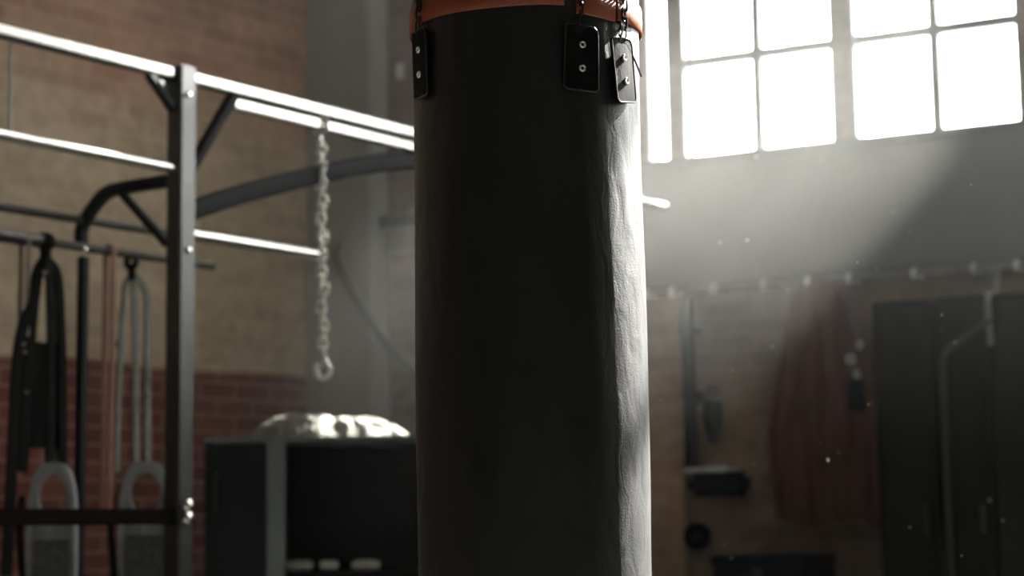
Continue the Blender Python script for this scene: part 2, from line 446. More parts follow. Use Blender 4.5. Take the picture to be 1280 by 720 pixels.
for k in range(5):                               # stitches at the seam of the first band
    for aa in (13.4, 16.6):
        a = D2R(aa); r = Rb + .0035; z = bandz + .004 + k * .007 - BZ0
        x, y = math.sin(a) * r, -math.cos(a) * r
        sweep(bm, [(x, y, z), (x, y, z + .0045)], .0006, seg=6)
obj('stitching', bm, 'thread', b1)
# hanging tabs
swz = 2.62
sw = Vector((0, 0, swz - BZ0))
def tab(ang, ztop, h, w, lean, rot):
    a = D2R(ang); n_ = Vector((math.sin(a), -math.cos(a), 0)); t_ = Vector((math.cos(a), math.sin(a), 0)); zc = ztop - h / 2 - BZ0
    def P(s, v, o):                              # s along the rim, v up, o out; wraps round the bag
        s2 = s * math.cos(rot) - v * math.sin(rot); v2 = s * math.sin(rot) + v * math.cos(rot)
        aa = a + s2 / (R + .004); rr = rad(zc + BZ0) + .003 + o
        lift = .006 * max(0, (v2 / h + .5)) 
        rr += lift * .4
        return Vector((math.sin(aa) * rr, -math.cos(aa) * rr, zc + v2))
    def outline(k, inset=0):
        W2, H2 = w / 2 - inset, h / 2 - inset; c = .008; pts = []
        for (cx, cz, a0, rr) in ((W2 - c * 1.6, H2 - c * 1.6, 0, c * 1.6), (-W2 + c * .5, H2 - c * .5, 90, c * .5), (-W2 + c, -H2 + c, 180, c), (W2 - c, -H2 + c, 270, c)):
            for q in range(6):
                b = D2R(a0 + 90 * q / 5)
                s = cx + rr * math.cos(b); v = cz + rr * math.sin(b)
                taper = 1 + lean * (.5 - v / h)
                pts.append((s * taper, v))
        return pts
    ol = outline(0)
    bm = BM(); NX, NV = 10, 14
    # solid patch: fan of concentric outlines, front and back
    def ringset(o, inner=(1, .75, .5, .25)):
        return [[bm.verts.new(P(s * f, v * f, o)) for s, v in ol] for f in inner] + [[bm.verts.new(P(0, 0, o))]]
    fr, bk = ringset(.0045), ringset(.0)
    for rs in (fr, bk):
        for p, q in zip(rs, rs[1:]):
            for k in range(len(p)):
                k2 = (k + 1) % len(p)
                if len(q) == 1: bm.faces.new((p[k], p[k2], q[0]))
                else: bm.faces.new((p[k], p[k2], q[k2], q[k]))
    for k in range(len(ol)):
        k2 = (k + 1) % len(ol); bm.faces.new((fr[0][k], fr[0][k2], bk[0][k2], bk[0][k]))
    tb = obj('hanging_tab', bm, 'leather_flat', bag, smooth=50)
    bm = BM(); sweep(bm, [P(s, v, .0040) for s, v in ol], .0014, seg=8, close=True)
    obj('piping', bm, 'piping', tb)
    for v in (h * .20, -h * .165):
        bm = BM(); c = P(0, v, .0048); nn = (P(0, v, .02) - c).normalized()
        M4 = nn.to_track_quat('Z', 'X').to_matrix().to_4x4(); M4.translation = c
        lathe(bm, [(.0054, -.001), (.0054, .0010), (.0046, .0020), (.0034, .0018), (.0026, .0008), (.0026, -.001), (.0054, -.001)], seg=20, M4=M4)
        obj('rivet', bm, 'chain_pale', tb)
    top = P(0, h / 2, .003)
    # leather tail that passes up to the chain, then the shackle and chain to the swivel
    bm = BM()
    up_ = Vector((math.sin(a) * (R + .006), -math.cos(a) * (R + .006), top.z + .022))
    for s in (-.0045, .0045):
        sweep(bm, smooth_pts([P(s * 1.6, h / 2 - .004, .004), (top + up_) / 2 + t_ * s * 1.1 + n_ * .003, up_ + t_ * s * .25], 5), .0013, seg=6)
    obj('shackle', bm, 'gunmetal', bag)
    bm = BM(); rim = Vector((math.sin(a) * (R + .009), -math.cos(a) * (R + .009), BZ1 - BZ0 + .002))
    chain_bm(bm, up_ - Vector((0, 0, .004)), rim, .021, .0105, .0018, twist=.15)
    chain_bm(bm, rim, sw + n_ * .012, .021, .0105, .0018, twist=.1)
    obj('hanging_chain', bm, 'gunmetal', bag)
    return tb
def zat(px, py, ang):
    a = D2R(ang); return U(px, py, BY - R * math.cos(a)).z
tab(-62, zat(525, 38, -62), .106, .046, .0, D2R(0))
tab(26, zat(722, 33, 26), .099, .053, .10, D2R(-1))
tab(53, zat(771, 50, 53), .097, .050, .06, D2R(9))
for g in (118, 178, -122): tab(g, bandz - .008, .09, .048, .05, 0)
# loose end of the cord beside the right-hand tab
bm = BM(); pts = []
for px, py in ((768, 44), (773, 52), (780, 62), (788, 76), (797, 96)):
    s = ((px - 657.5) / 147); a = math.asin(min(.965, s)); q = U(px, py, BY - R * math.cos(a))
    pts.append(Vector((math.sin(a) * (R + .007), -math.cos(a) * (R + .007), q.z - BZ0)))
sweep(bm, smooth_pts(pts), .0018, .0010, seg=6); obj('cord_end', bm, 'piping', bag)
bm = BM(); lathe(bm, [(0, -.03), (.012, -.026), (.016, -.01), (.016, .012), (.008, .02), (.006, .04), (.012, .046), (.012, .06), (0, .064)], c=sw, seg=24)
obj('swivel', bm, 'gunmetal', bag)
bm = BM(); chain_bm(bm, sw + Vector((0, 0, .06)), Vector((0, 0, CEIL - .02 - BZ0)), .05, .026, .0045, n=12)
obj('ceiling_chain', bm, 'gunmetal', bag)
bm = BM(); lathe(bm, [(0, CEIL - .03), (.02, CEIL - .03), (.03, CEIL - .012), (.08, CEIL - .010), (.08, CEIL - .0005), (0, CEIL - .0005)], c=(0, 0, -BZ0), seg=24)
obj('ceiling_mount', bm, 'gunmetal', bag)

# ------------------------------------------------------------------ training rig
rig = thing('training_rig', 'black steel training rig with pale horizontal bars left of the punching bag', 'training rig', RG, (0, 0, 0))
def rz(px, py, yl=0.0): return RG.at(px, py, yl).z
DR = .44
post_h = rz(228, 84)
PW = .064
X0 = -1.9
XE = RG.at(824, 258, 0).x; print('XE', XE)
XT = RG.at(785, 258, 0).x
XP = RG.at(700, 258, 0).x
def part(name, bm, m, label=None, parent=None):
    o = obj(name, bm, m, parent or rig)
    if label: o['label'] = label
    return o
def upright(x, y, h, w, m='black_steel'):
    bm = BM(); box(bm, x - w / 2, x + w / 2, y - w / 2, y + w / 2, .012, h, .005)
    o = part('upright', bm, m)
    bm = BM(); box(bm, x - w, x + w, y - w, y + w, .0005, .012, .002); part('foot_plate', bm, m, parent=o)
    return o
main = upright(0, 0, post_h, PW)
upright(X0, 0, post_h, PW)
upright(XP, 0, post_h - .05, PW)
RX = 0.0
rear_x = RG.at(103, 400, DR).x
rail_z = rz(103, 309, DR)
upright(rear_x, DR, rail_z - .03, .030, 'black_matte')
upright(X0, DR, rail_z + .015, .05)
# top bar
zt = rz(205, 86, -.015)
bm = BM(); tube_sq(bm, (X0 - .3, 0, zt), (XT, 0, zt), .024, .026); part('top_bar', bm, 'pale_steel', 'pale bare steel bar along the top')
bm = BM(); tube_sq(bm, (X0 - .3, 0, zt - .0190), (XT, 0, zt - .0190), .018, .011); part('top_bar_shade', bm, 'black_matte')  # black strip standing in for the shaded underside of the top bar
# second pull up bar under it
x1 = RG.at(294, 130, -.01).x; z2 = rz(400, 154.5, -.016); 
xj = RG.at(401, 165, 0).x; xe2 = RG.at(830, 258, 0).x
bm = BM(); sweep(bm, [(x1, 0, z2), (xj - .009, 0, z2)], .016, .016, seg=24, square=True); sweep(bm, [(xj + .009, 0, z2), (xe2, 0, z2)], .016, .016, seg=24, square=True)
sweep(bm, [(xj - .02, 0, z2), (xj + .02, 0, z2)], .012, seg=16); part('pull_up_bar', bm, 'pale_steel', 'pale bar under the top bar')
# left pale bar, long dull bar
zb = rz(200, 206, -.01)
bm = BM(); sweep(bm, [(X0, 0, zb), (0, 0, zb)], .015, seg=16); part('pull_up_bar', bm, 'pale_steel', 'pale round bar left of the upright')
zl = rz(300, 303, 0); xe3 = RG.at(395, 318, 0).x
bm = BM(); sweep(bm, [(0, 0, zl), (xe3, 0, zl)], .017, seg=16); part('side_bar', bm, 'pale_steel', 'pale round bar right of the upright')
zl = rz(60, 268, DR)
bm = BM(); sweep(bm, [(X0, DR, zl), (RG.at(206, 300, DR).x, DR, zl)], .014, seg=16); part('side_bar', bm, 'rust_steel', 'dull brown round bar left of the upright')
# rear rail carrying the straps
xr = RG.at(266, 340, DR).x
bm = BM(); sweep(bm, [(X0, DR, rail_z), (xr, DR, rail_z)], .014, seg=14); part('rear_rail', bm, 'rust_steel')
xk = RG.at(58, 305, DR).x
bm = BM(); sweep(bm, [(X0, DR, rail_z), (xk, DR, rail_z)], .021, seg=14); part('rail_sleeve', bm, 'black_steel')
# low crossbar
zc = rz(120, 646, 0)
bm = BM(); tube_sq(bm, (X0, 0, zc), (0, 0, zc), .04, .046); part('low_crossbar', bm, 'red_black', 'dark red-black low crossbar')
# braces
def rp(px, py, yl=0): v = RG.at(px, py, yl); return (v.x, yl, v.z)
bm = BM(); tube_sq(bm, rp(186, 92), rp(216, 137), .03, .022); part('brace', bm, 'black_matte')
bm = BM(); tube_sq(bm, rp(291, 120), rp(236, 215), .04, .026); part('brace', bm, 'black_matte')
bm = BM()
v = [rp(191, 92, .01), rp(214, 96, .01), rp(214, 128, .01)]
f0 = [bm.verts.new(p) for p in v]; f1 = [bm.verts.new((p[0], p[1] + .006, p[2])) for p in v]
bm.faces.new(f0); bm.faces.new(f1[::-1])
for k in range(3): bm.faces.new((f0[k], f0[(k + 1) % 3], f1[(k + 1) % 3], f1[k]))
part('gusset', bm, 'pale_steel', 'pale triangular gusset plate')
bm = BM(); pts = smooth_pts([rp(226, 268, .02), rp(300, 243, .02), rp(400, 218, .02), rp(475, 204, .02), rp(560, 196, .02)], 8)
sweep(bm, pts, .022, .031, seg=16, square=True, side=(0, 1, 0)); part('arched_arm', bm, 'black_matte')
# bracket reaching back to the rear post
def sp(px, py):                                  # sight line met with the cross plane through the upright (local x = 0)
    c = RG.I @ CAM; d = RG.I.to_3x3() @ ray(px, py); q = c + d * (-c.x / d.x); return (0, q.y, q.z)
bm = BM(); sweep(bm, smooth_pts([sp(212, 226), sp(180, 231), sp(150, 236), sp(134, 241), sp(120, 255), sp(103, 283), sp(102, 306)], 5), .017, .019, seg=12, square=True, side=(1, 0, 0)); part('back_bracket', bm, 'black_matte')
bm = BM(); tube_sq(bm, sp(153, 242), sp(210, 306), .026, .022, side=(1, 0, 0)); part('brace', bm, 'black_matte')
# bolts on the lit face
def bolt(px, py, r, m='chrome'):
    c = RG.I @ CAM; yl = -PW / 2
    p = RG.at(px, py, yl); bm = BM()
    M4 = Matrix.Rotation(PI / 2, 4, 'X'); M4.translation = (min(PW / 2 - .012, max(-PW / 2 + .012, p.x)), yl, p.z)
    lathe(bm, [(r, -.001), (r, .005), (r * .7, .009), (0, .010)], seg=6, M4=M4); part('bolt', bm, m, parent=main)
bolt(235, 118, .011); bolt(235, 313, .011)
zk = rz(232, 632, -.05); zk2 = rz(232, 648, -.05)
for z_ in (zk, zk2):
    bm = BM(); M4 = Matrix.Rotation(PI / 2, 4, 'X'); M4.translation = (0, -PW / 2, z_)
    lathe(bm, [(.016, -.008), (.021, .004), (.018, .014), (.008, .020), (0, .021)], seg=16, M4=M4)
    part('clamp_knob', bm, 'chrome')
M4 = Matrix.Rotation(PI / 2, 4, 'X'); p = RG.at(107, 311, DR - .02); M4.translation = (p.x, DR - .014, p.z)
bm = BM(); lathe(bm, [(.010, -.002), (.010, .004), (.006, .008), (0, .009)], seg=12, M4=M4); part('bolt', bm, 'chrome')

# chain with hook hung over the pull up bar
cx_ = xj; ch = thing('chain', 'bright silver chain with a hook at its end, hanging from the rig', 'chain', RG, (xj, 0, rz(405, 472, 0)))
zb_ = rz(405, 472, 0); ztop = z2
bm = BM(); sweep(bm, [Vector((.0, .031 * math.cos(a), ztop - zb_ + .0305 * math.sin(a))) for a in [2 * PI * k / 24 for k in range(24)]], .0055, seg=8, close=True)
obj('loop', bm, 'chain_pale', ch)
nl = 25; zt_ = ztop - .036 - zb_; zbm = .070
pit = (zt_ - zbm) / nl
lk = None
for i in range(nl):
    if lk is None:
        bm = BM(); sweep(bm, link_pts(pit + .015, .028, 16), .0054, seg=8, close=True)
        lk = obj('link', bm, 'chain_pale', ch)
        o = lk
    else:
        o = lk.copy(); COL.objects.link(o); o.parent = ch
    t = i / nl
    o.location = (.004 * math.sin(i * 1.9) + .010 * t, .002 * math.cos(i * 1.3), zt_ - pit * (i + .5))
    o.rotation_euler = (0, D2R(random.uniform(-9, 9)), D2R(45 + 90 * (i % 2) + random.uniform(-15, 15)))
bm = BM()
hp = [(.012, 0, .078), (.012, 0, .060), (.018, 0, .046), (.028, 0, .030), (.026, 0, .010), (.010, 0, -.002), (-.008, 0, .004), (-.020, 0, .020), (-.016, 0, .036), (-.004, 0, .044)]
rM = Matrix.Rotation(-RG.a, 3, 'Z')
sweep(bm, [rM @ p for p in smooth_pts(hp, 5)], .0095, seg=10); obj('hook', bm, 'chain_pale', ch)

# straps and pads on the rear rail
def strap(parent_at, pts, w, t, name, m, root, label=None):
    bm = BM(); P = [Vector(p) - Vector(parent_at) for p in pts]
    sweep(bm, smooth_pts(P, 6), w / 2, t / 2, seg=10, square=True, side=(1, 0, 0))
    o = obj(name, bm, m, root)
    if label: o['label'] = label
def rq(px, py, y=DR): v = RG.at(px, py, y); return (v.x, y, v.z)
base = rq(55, 600, DR)
s1 = thing('suspension_straps', 'bundle of black suspension straps looped over the rear rail of the rig', 'strap', RG, base)
bm = BM(); c0 = Vector(rq(57, 303)) - Vector(base)
sweep(bm, [c0 + Vector((0, .026 * math.cos(a), .002 + .026 * math.sin(a))) for a in [2 * PI * k / 20 for k in range(20)]], .018, .004, seg=10, close=True, side=(1, 0, 0)); obj('anchor_loop', bm, 'strap_black', s1)
bm = BM(); sweep(bm, [Vector(rq(57, 308, DR - .008)) - Vector(base), Vector(rq(57, 338, DR - .008)) - Vector(base)], .02, .014, seg=10); obj('knot', bm, 'strap_black', s1)
strap(base, [rq(56, 325, DR), rq(47, 345, DR - .02), rq(41, 380, DR - .02), rq(28, 410, DR - .02), rq(20, 470, DR - .02), rq(14, 600, DR - .02), rq(8, 720, DR - .02)], .040, .008, 'webbing', 'strap_black', s1)
strap(base, [rq(56, 325, DR - .01), rq(46, 345, DR - .01), rq(40, 400, DR - .01), rq(34, 480, DR - .01), rq(28, 590, DR - .01)], .040, .010, 'webbing', 'strap_black', s1)
strap(base, [rq(58, 325, DR - .01), rq(61, 345, DR - .03), rq(63, 400, DR - .03), rq(64, 480, DR - .03), rq(62, 585, DR - .03)], .030, .008, 'webbing', 'strap_black', s1)
strap(base, [rq(60, 325, DR), rq(72, 345, DR), rq(76, 400, DR), rq(78, 480, DR), rq(78, 590, DR)], .032, .010, 'webbing', 'strap_black', s1)
strap(base, [rq(54, 428, DR + .02), rq(53, 480, DR + .02), rq(53, 560, DR + .02)], .125, .012, 'sling', 'strap_black', s1)
strap(base, [rq(66, 345, DR + .02), rq(69, 420, DR + .02), rq(70, 585, DR + .02)], .010, .006, 'cord', 'strap_grey', s1, 'grey cord')
for k, (px, py) in enumerate(((56, 340), (30, 430), (31, 440), (33, 490))):
    bm = BM(); p = Vector(rq(px, py, DR - .042)) - Vector(base); lathe(bm, [(0, -.010), (.008, -.006), (.009, .004), (0, .010)], c=p, seg=12)
    obj('buckle', bm, 'chrome', s1)

base = rq(167, 600, DR)
s2 = thing('suspension_straps', 'thin grey suspension strap loop nearest the upright, with metal buckles', 'strap', RG, base)
bm = BM(); c0 = Vector(rq(164, 328)) - Vector(base)
sweep(bm, [c0 + Vector((0, .022 * math.cos(a), .022 * math.sin(a))) for a in [2 * PI * k / 20 for k in range(20)]], .014, .004, seg=10, close=True, side=(1, 0, 0)); obj('anchor_loop', bm, 'strap_black', s2)
bm = BM(); sweep(bm, [Vector(rq(165, 330, DR - .006)) - Vector(base), Vector(rq(165, 350, DR - .006)) - Vector(base)], .015, .011, seg=10); obj('knot', bm, 'strap_black', s2)
strap(base, [rq(165, 345), rq(157, 357), rq(153, 400), rq(151, 440), rq(147, 520), rq(146, 590)], .020, .010, 'webbing', 'strap_grey', s2)
strap(base, [rq(166, 345), rq(168, 370), rq(170, 450), rq(170, 590)], .024, .009, 'webbing', 'strap_grey', s2)
strap(base, [rq(167, 344), rq(178, 355), rq(184, 375), rq(184, 440), rq(184, 590)], .026, .010, 'webbing', 'strap_grey', s2)
for px, py in ((183, 465), (184, 473), (183, 495), (146, 430), (143, 545)):
    bm = BM(); p = Vector(rq(px, py, DR - .010)) - Vector(base); lathe(bm, [(0, -.010), (.007, -.006), (.008, .004), (0, .010)], c=p, seg=12)
    obj('buckle', bm, 'chrome', s2)
def band(px, y0, y1, w, m, label, dy=0):
    bm = BM(); z0, z1 = rq(px, y1)[2], rail_z
    x = RG.at(px, (y0 + y1) / 2, DR).x
    path = []
    for a in [PI * k / 12 for k in range(13)]: path.append((x, DR + .020 * math.cos(a), z1 + .020 * math.sin(a)))
    path += [(x, DR - .018, z1 - (z1 - z0) * k / 8) for k in range(1, 9)]
    path += [(x, DR + .018, z0 + (z1 - z0) * k / 8) for k in range(0, 8)]
    sweep(bm, path, w / 2, .0022, seg=10, side=(1, 0, 0), close=True)
    o = obj('resistance_band', bm, m, frame=RG); center(o); tag(o, label, 'resistance band', 'resistance bands on the rear rail')
band(135, 315, 640, .024, 'strap_brown', 'thin reddish brown resistance band hanging between the two strap bundles')
band(30, 305, 420, .018, 'strap_tan', 'dull tan resistance band hanging at the far end of the rail behind black straps')
bm = BM(); ca = RG.at(14, 42, 0); sweep(bm, [(ca.x, 0, zt - .02), (ca.x, 0, zb + .012)], .0035, seg=8)
part('cable', bm, 'black_steel')

def pad(px0, px1, ytop, label):
    y = DR
    pc = RG.at((px0 + px1) / 2, 650, y)
    W_ = (px1 - px0) / F * (RG.M @ pc).y; zt_ = RG.at((px0 + px1) / 2, ytop, y).z; H = .42
    root = thing('strike_pad', label, 'strike pad', RG, (pc.x, y - .05, zt_ - H), 'grey pads hanging behind the low crossbar')
    root.matrix_world = root.matrix_world @ Matrix.Rotation(D2R(-46), 4, 'Z')
    def arch(w, h0, h1, n=20):                   # outline: straight sides, rounded top
        pts = [(-w / 2, h0)]
        r = w / 2
        for k in range(n + 1):
            a = PI - PI * k / n; pts.append((r * math.cos(a), h1 - r * 1.05 + r * 1.05 * math.sin(a) ** .8))
        pts.append((w / 2, h0)); return pts
    def ringmesh(outer, inner, d0, d1):
        bm = BM(); n = len(outer); V = {}
        for key, loop, d in (('of', outer, d0), ('if', inner, d0), ('ob', outer, d1), ('ib', inner, d1)):
            V[key] = [bm.verts.new((p[0], d, p[1])) for p in loop]
        for k in range(n):
            k2 = (k + 1) % n
            bm.faces.new((V['of'][k], V['of'][k2], V['if'][k2], V['if'][k])); bm.faces.new((V['ob'][k], V['ib'][k], V['ib'][k2], V['ob'][k2]))
            bm.faces.new((V['of'][k], V['ob'][k], V['ob'][k2], V['of'][k2])); bm.faces.new((V['if'][k], V['if'][k2], V['ib'][k2], V['ib'][k]))
        bmesh.ops.bevel(bm, geom=[e for e in bm.edges if abs(e.verts[0].co.y - d0) < 1e-6 and abs(e.verts[1].co.y - d0) < 1e-6 and len(e.link_faces) == 2 and any(abs(f.normal.y) < .3 for f in e.link_faces)], offset=.006, segments=2, affect='EDGES')
        return bm
    n = 44; out = []; inn = []
    for k in range(n):                           # outer outline by angle, inner oval near the top
        a = 2 * PI * k / n + PI / 2
        c, s = math.cos(a), math.sin(a)
        # superellipse outline of the pad
        e = .75 if s > 0 else .3
        out.append((math.copysign(abs(c) ** (.62 if s > 0 else .35), c) * W_ / 2, H / 2 + math.copysign(abs(s) ** e, s) * H / 2))
        inn.append((c * W_ * .30, H - .100 + s * .066))
    bm = ringmesh(out, inn, -.03, .03)
    obj('pad_shell', bm, 'pad_grey', root, smooth=50)
    bm = BM(); box(bm, -W_ * .36, W_ * .36, -.036, -.028, .02, H - .235, .003); obj('mesh_panel', bm, 'mesh_dark', root)['label'] = 'dark mottled lower panel'
    bm = BM()
    sweep(bm, smooth_pts([(-W_ * .40, .03, H - .07), (-W_ * .40, .045, H * .5), (-W_ * .40, .03, .05)], 6), .016, .010, seg=10, square=True, side=(1, 0, 0))
    sweep(bm, smooth_pts([(-W_ * .62, -.012, H - .10), (-W_ * .66, -.012, H * .5), (-W_ * .55, -.005, .02)], 6), .013, .012, seg=10)
    obj('arm_strap', bm, 'strap_black', root)
pad(23, 82, 579, 'pale grey strike pad with oval opening, under the black straps')
pad(137, 200, 578, 'pale grey strike pad with oval opening, next to the upright')

# ------------------------------------------------------------------ cabinet with cloth and towels
CF = Frame(0, 6.95, D2R(-1.5))
def cq(px, py, y=0): v = CF.at(px, py, y); return v
xl = cq(256, 620).x; xr_ = cq(545, 620).x; xm0 = cq(334, 620).x; xm1 = cq(355, 620).x; zt_ = cq(400, 545).z
mid = (xl + xr_) / 2
cab = thing('storage_cabinet', 'dark steel storage cabinet with pale edge frame, one half standing open', 'cabinet', CF, (mid, 0, 0))
def cpart(name, fn, m, label=None):
    bm = BM(); fn(bm); bmesh.ops.translate(bm, vec=(-mid, 0, 0), verts=bm.verts)
    o = obj(name, bm, m, cab)
    if label: o['label'] = label
    return o
DP = .5
shz = cq(400, 713, .1).z - .002
def _body(bm):
    box(bm, xl, xl + .02, .0, DP, .04, zt_ - .02); box(bm, xr_ - .02, xr_, .0, DP, .04, zt_ - .02)
    box(bm, xl + .02, xr_ - .02, DP - .012, DP, .04, zt_ - .02); box(bm, xl + .02, xr_ - .02, .0, DP - .012, .04, .06)
    box(bm, xm0, xm0 + .015, .02, DP - .012, .06, zt_ - .02)
    for x in (xl + .03, xr_ - .07):
        for y in (.03, DP - .07): box(bm, x, x + .04, y, y + .04, .0005, .04)
cpart('body', _body, 'cab_dark')
cpart('top_panel', lambda bm: box(bm, xl - .005, xr_ + .005, -.012, DP, zt_ - .02, zt_, .003), 'cab_frame')
cpart('edge_frame', lambda bm: (box(bm, xm0, xm1, -.014, .02, .05, zt_ - .02, .004), box(bm, xm0 + .028, xm1 + .006, -.020, -.012, .05, zt_ - .02, .002)), 'cab_frame', 'pale vertical frame bar')
dr = cpart('door', lambda bm: box(bm, xl + .003, xm0 - .003, -.016, .004, .05, zt_ - .025, .004), 'cab_dark')
hx = xl + .05 - mid
bm = BM(); sweep(bm, smooth_pts([(hx, -.016, 1.28), (hx, -.04, 1.29), (hx, -.04, 1.40), (hx, -.016, 1.41)], 4), .006, seg=8); obj('handle', bm, 'gunmetal', dr)
for k, z in enumerate((shz, shz - .45)):
    cpart('shelf', lambda bm: box(bm, xm0 + .016, xr_ - .021, .015, DP - .014, z - .018, z), 'cab_dark')
def towel(px0, px1, seed, label):
    a, b = cq(px0, 705, .09).x, cq(px1, 705, .09).x; rnd = random.Random(seed)
    bm = BM(); r = .026; pts = []; n = 16
    path = []
    turns = 2.2
    for k in range(60):                          # a rolled sheet: spiral section, extruded along x
        t = k / 59; ang = t * turns * 2 * PI; rr = .007 + (r - .007) * t
        path.append((rr * math.cos(ang), rr * .85 * math.sin(ang)))
    rows = []
    for j in range(13):
        x = (j / 12 - .5) * (b - a); w = 1 - .22 * abs(j / 6 - 1) ** 3 + .05 * math.sin(j * 1.3 + seed)
        rows.append([bm.verts.new((x, p[0] * w, p[1] * w + r * .9)) for p in path])
    for p, q in zip(rows, rows[1:]):
        for k in range(59): bm.faces.new((p[k], p[k + 1], q[k + 1], q[k]))
    bmesh.ops.solidify(bm, geom=list(bm.faces), thickness=.0045)
    mn = min(v.co.z for v in bm.verts); bmesh.ops.translate(bm, vec=(0, 0, -mn), verts=bm.verts)
    o = obj('towel', bm, 'towel', frame=CF); o.matrix_world = CF.M @ Matrix.Translation(((a + b) / 2, .07, shz + .0005)) @ Matrix.Rotation(rnd.uniform(-.25, .25), 4, 'Z')
    tag(o, label, 'towel', 'rolled towels in the open cabinet')
towel(353, 392, 1, 'long rolled white towel on the cabinet shelf beside the pale frame bar')
towel(401, 424, 2, 'short rolled white towel in the middle of the cabinet shelf')
towel(441, 475, 3, 'rolled white towel on the cabinet shelf nearest the punching bag')
# crumpled cloth
a, b = cq(297, 545, .1).x, cq(512, 545, .1).x; W_ = b - a; Dp = .40; H_ = .088
bm = BM(); NX, NY = 110, 60; grid = []
for j in range(NY + 1):
    row = []
    for i in range(NX + 1):
        u, v = i / NX * 2 - 1, j / NY * 2 - 1
        rr = math.hypot(u, v); k = (max(abs(u), abs(v)) / rr) if rr > 1e-6 else 1
        u2, v2 = u * k, v * k                    # square to disc
        an = math.atan2(v2, u2); e = 1 + .16 * noise.noise(Vector((math.cos(an) * 2.6, math.sin(an) * 2.6, 0)))
        x, y = u2 * W_ / 2 * e, v2 * Dp / 2 * e
        q = min(1, max(abs(u), abs(v)))
        hh = H_ * (1 - q ** 3.2) * (.82 + .35 * noise.noise(Vector((x * 5, y * 6, 1))))
        hh *= (1.0 - .25 * max(0, u)) 
        rid = abs(noise.noise(Vector((x * 14, y * 9, 3)))) + .5 * abs(noise.noise(Vector((x * 30, y * 26, 9))))
        hh += (.035 - .060 * rid) * (1 - q ** 6) * .8
        row.append(bm.verts.new((x, y, max(.001 + .004 * (1 - q), hh))))
    grid.append(row)
for j in range(NY):
    for i in range(NX): bm.faces.new((grid[j][i], grid[j][i + 1], grid[j + 1][i + 1], grid[j + 1][i]))
bmesh.ops.solidify(bm, geom=list(bm.faces), thickness=-.0015)
mn = min(v.co.z for v in bm.verts); bmesh.ops.translate(bm, vec=(0, 0, -mn), verts=bm.verts)
o = obj('crumpled_cloth', bm, 'cloth', frame=CF, smooth=180); o.matrix_world = CF.M @ Matrix.Translation(((a + b) / 2, .225, zt_ + .0005))
tag(o, 'crumpled off-white cloth lying on top of the dark cabinet', 'cloth')

# ------------------------------------------------------------------ things on the window wall
def wq(px, py, y=0.0): return RW.at(px, py, y)
# steel channel beam and ledge beside the pier
xa = a = wq(463, 290, -.1).x; xb = wq(700, 260, -.1).x
bm = BM(); z = wq(466, 279, -.1).z
box(bm, xa + .02, xb, -.10, -.001, z - .028, z + .028, .004); o = obj('wall_beam', bm, 'black_steel', frame=RW); center(o); tag(o, 'dark steel beam fixed across the wall behind the punching bag', 'beam')
bm = BM(); z = wq(466, 316, -.05).z
box(bm, xa + .02, xb, -.05, -.001, z - .008, z + .008, .002); o = obj('wall_ledge', bm, 'grey_steel', frame=RW); center(o); tag(o, 'narrow grey ledge on the wall just under the dark beam', 'ledge')
# hose hanging from the ledge
bm = BM(); y = -.26
pts = [wq(px, py, y) for px, py in ((418, 305), (424, 325), (436, 355), (458, 395), (485, 432), (512, 458), (545, 480), (585, 470), (615, 430), (628, 380))]
pts[0].y = -.21
pts = [Vector((p.x, p.y, p.z)) for p in pts]
sweep(bm, smooth_pts(pts, 6), .021, seg=14)
hk = [pts[0] + Vector((0, .0, .0)), pts[0] + Vector((0, .02, .02))]
hs = obj('hose', bm, 'hose', frame=RW); center(hs); tag(hs, 'thick grey hose hanging in a curve from the corner pier beside the chain', 'hose')
# small pale box high on the wall
bm = BM(); p = wq(499, 89, -.02); box(bm, p.x - .018, p.x + .022, -.03, -.001, p.z - .04, p.z + .04, .008); o = obj('junction_box', bm, 'hook_pale', frame=RW); center(o); tag(o, 'small pale box high on the wall at the punching bag edge', 'junction box')

# rail along the wall
ry = -.13
zr = wq(1060, 348, ry).z; xs0 = wq(780, 366, ry).x; xs1 = 5.2
rail = thing('hook_rail', 'long grey wall rail with bright hooks under the windows', 'rail', RW, ((xs0 + xs1) / 2, ry, zr))
mx = (xs0 + xs1) / 2
bm = BM(); sweep(bm, [(xs0 - mx, 0, 0), (xs1 - mx, 0, 0)], .011, seg=12); obj('rail_pipe', bm, 'grey_steel', rail)
bm = BM(); pts = []
x0_, x1_ = wq(1085, 345, ry).x - mx, wq(1250, 333, ry).x - mx
for k in range(17): 
    t = k / 16; pts.append((x0_ + (x1_ - x0_) * t, -.02, -.012 - .035 * 4 * t * (1 - t)))
sweep(bm, pts, .004, seg=8); obj('sagging_cable', bm, 'grey_steel', rail)
first = None
for px in (808, 840, 893, 955, 1010, 1062, 1143, 1218, 1272):
    if first is None:
        bm = BM(); sweep(bm, [(0, .012 + .118, .0), (0, -.004, 0)], .009, seg=10)
        sweep(bm, [Vector((0, .0175 * math.cos(a), .0175 * math.sin(a))) for a in [2 * PI * k / 18 for k in range(18)]], .011, .005, seg=8, close=True, side=(1, 0, 0))
        sweep(bm, smooth_pts([(0, -.010, -.010), (0, -.016, -.022), (0, -.026, -.024), (0, -.032, -.014)], 4), .005, seg=8)
        first = obj('hook', bm, 'hook_pale', rail); o = first
    else:
        o = first.copy(); COL.objects.link(o); o.parent = rail
    o.location = (wq(px, 350, ry).x - mx, 0, 0)
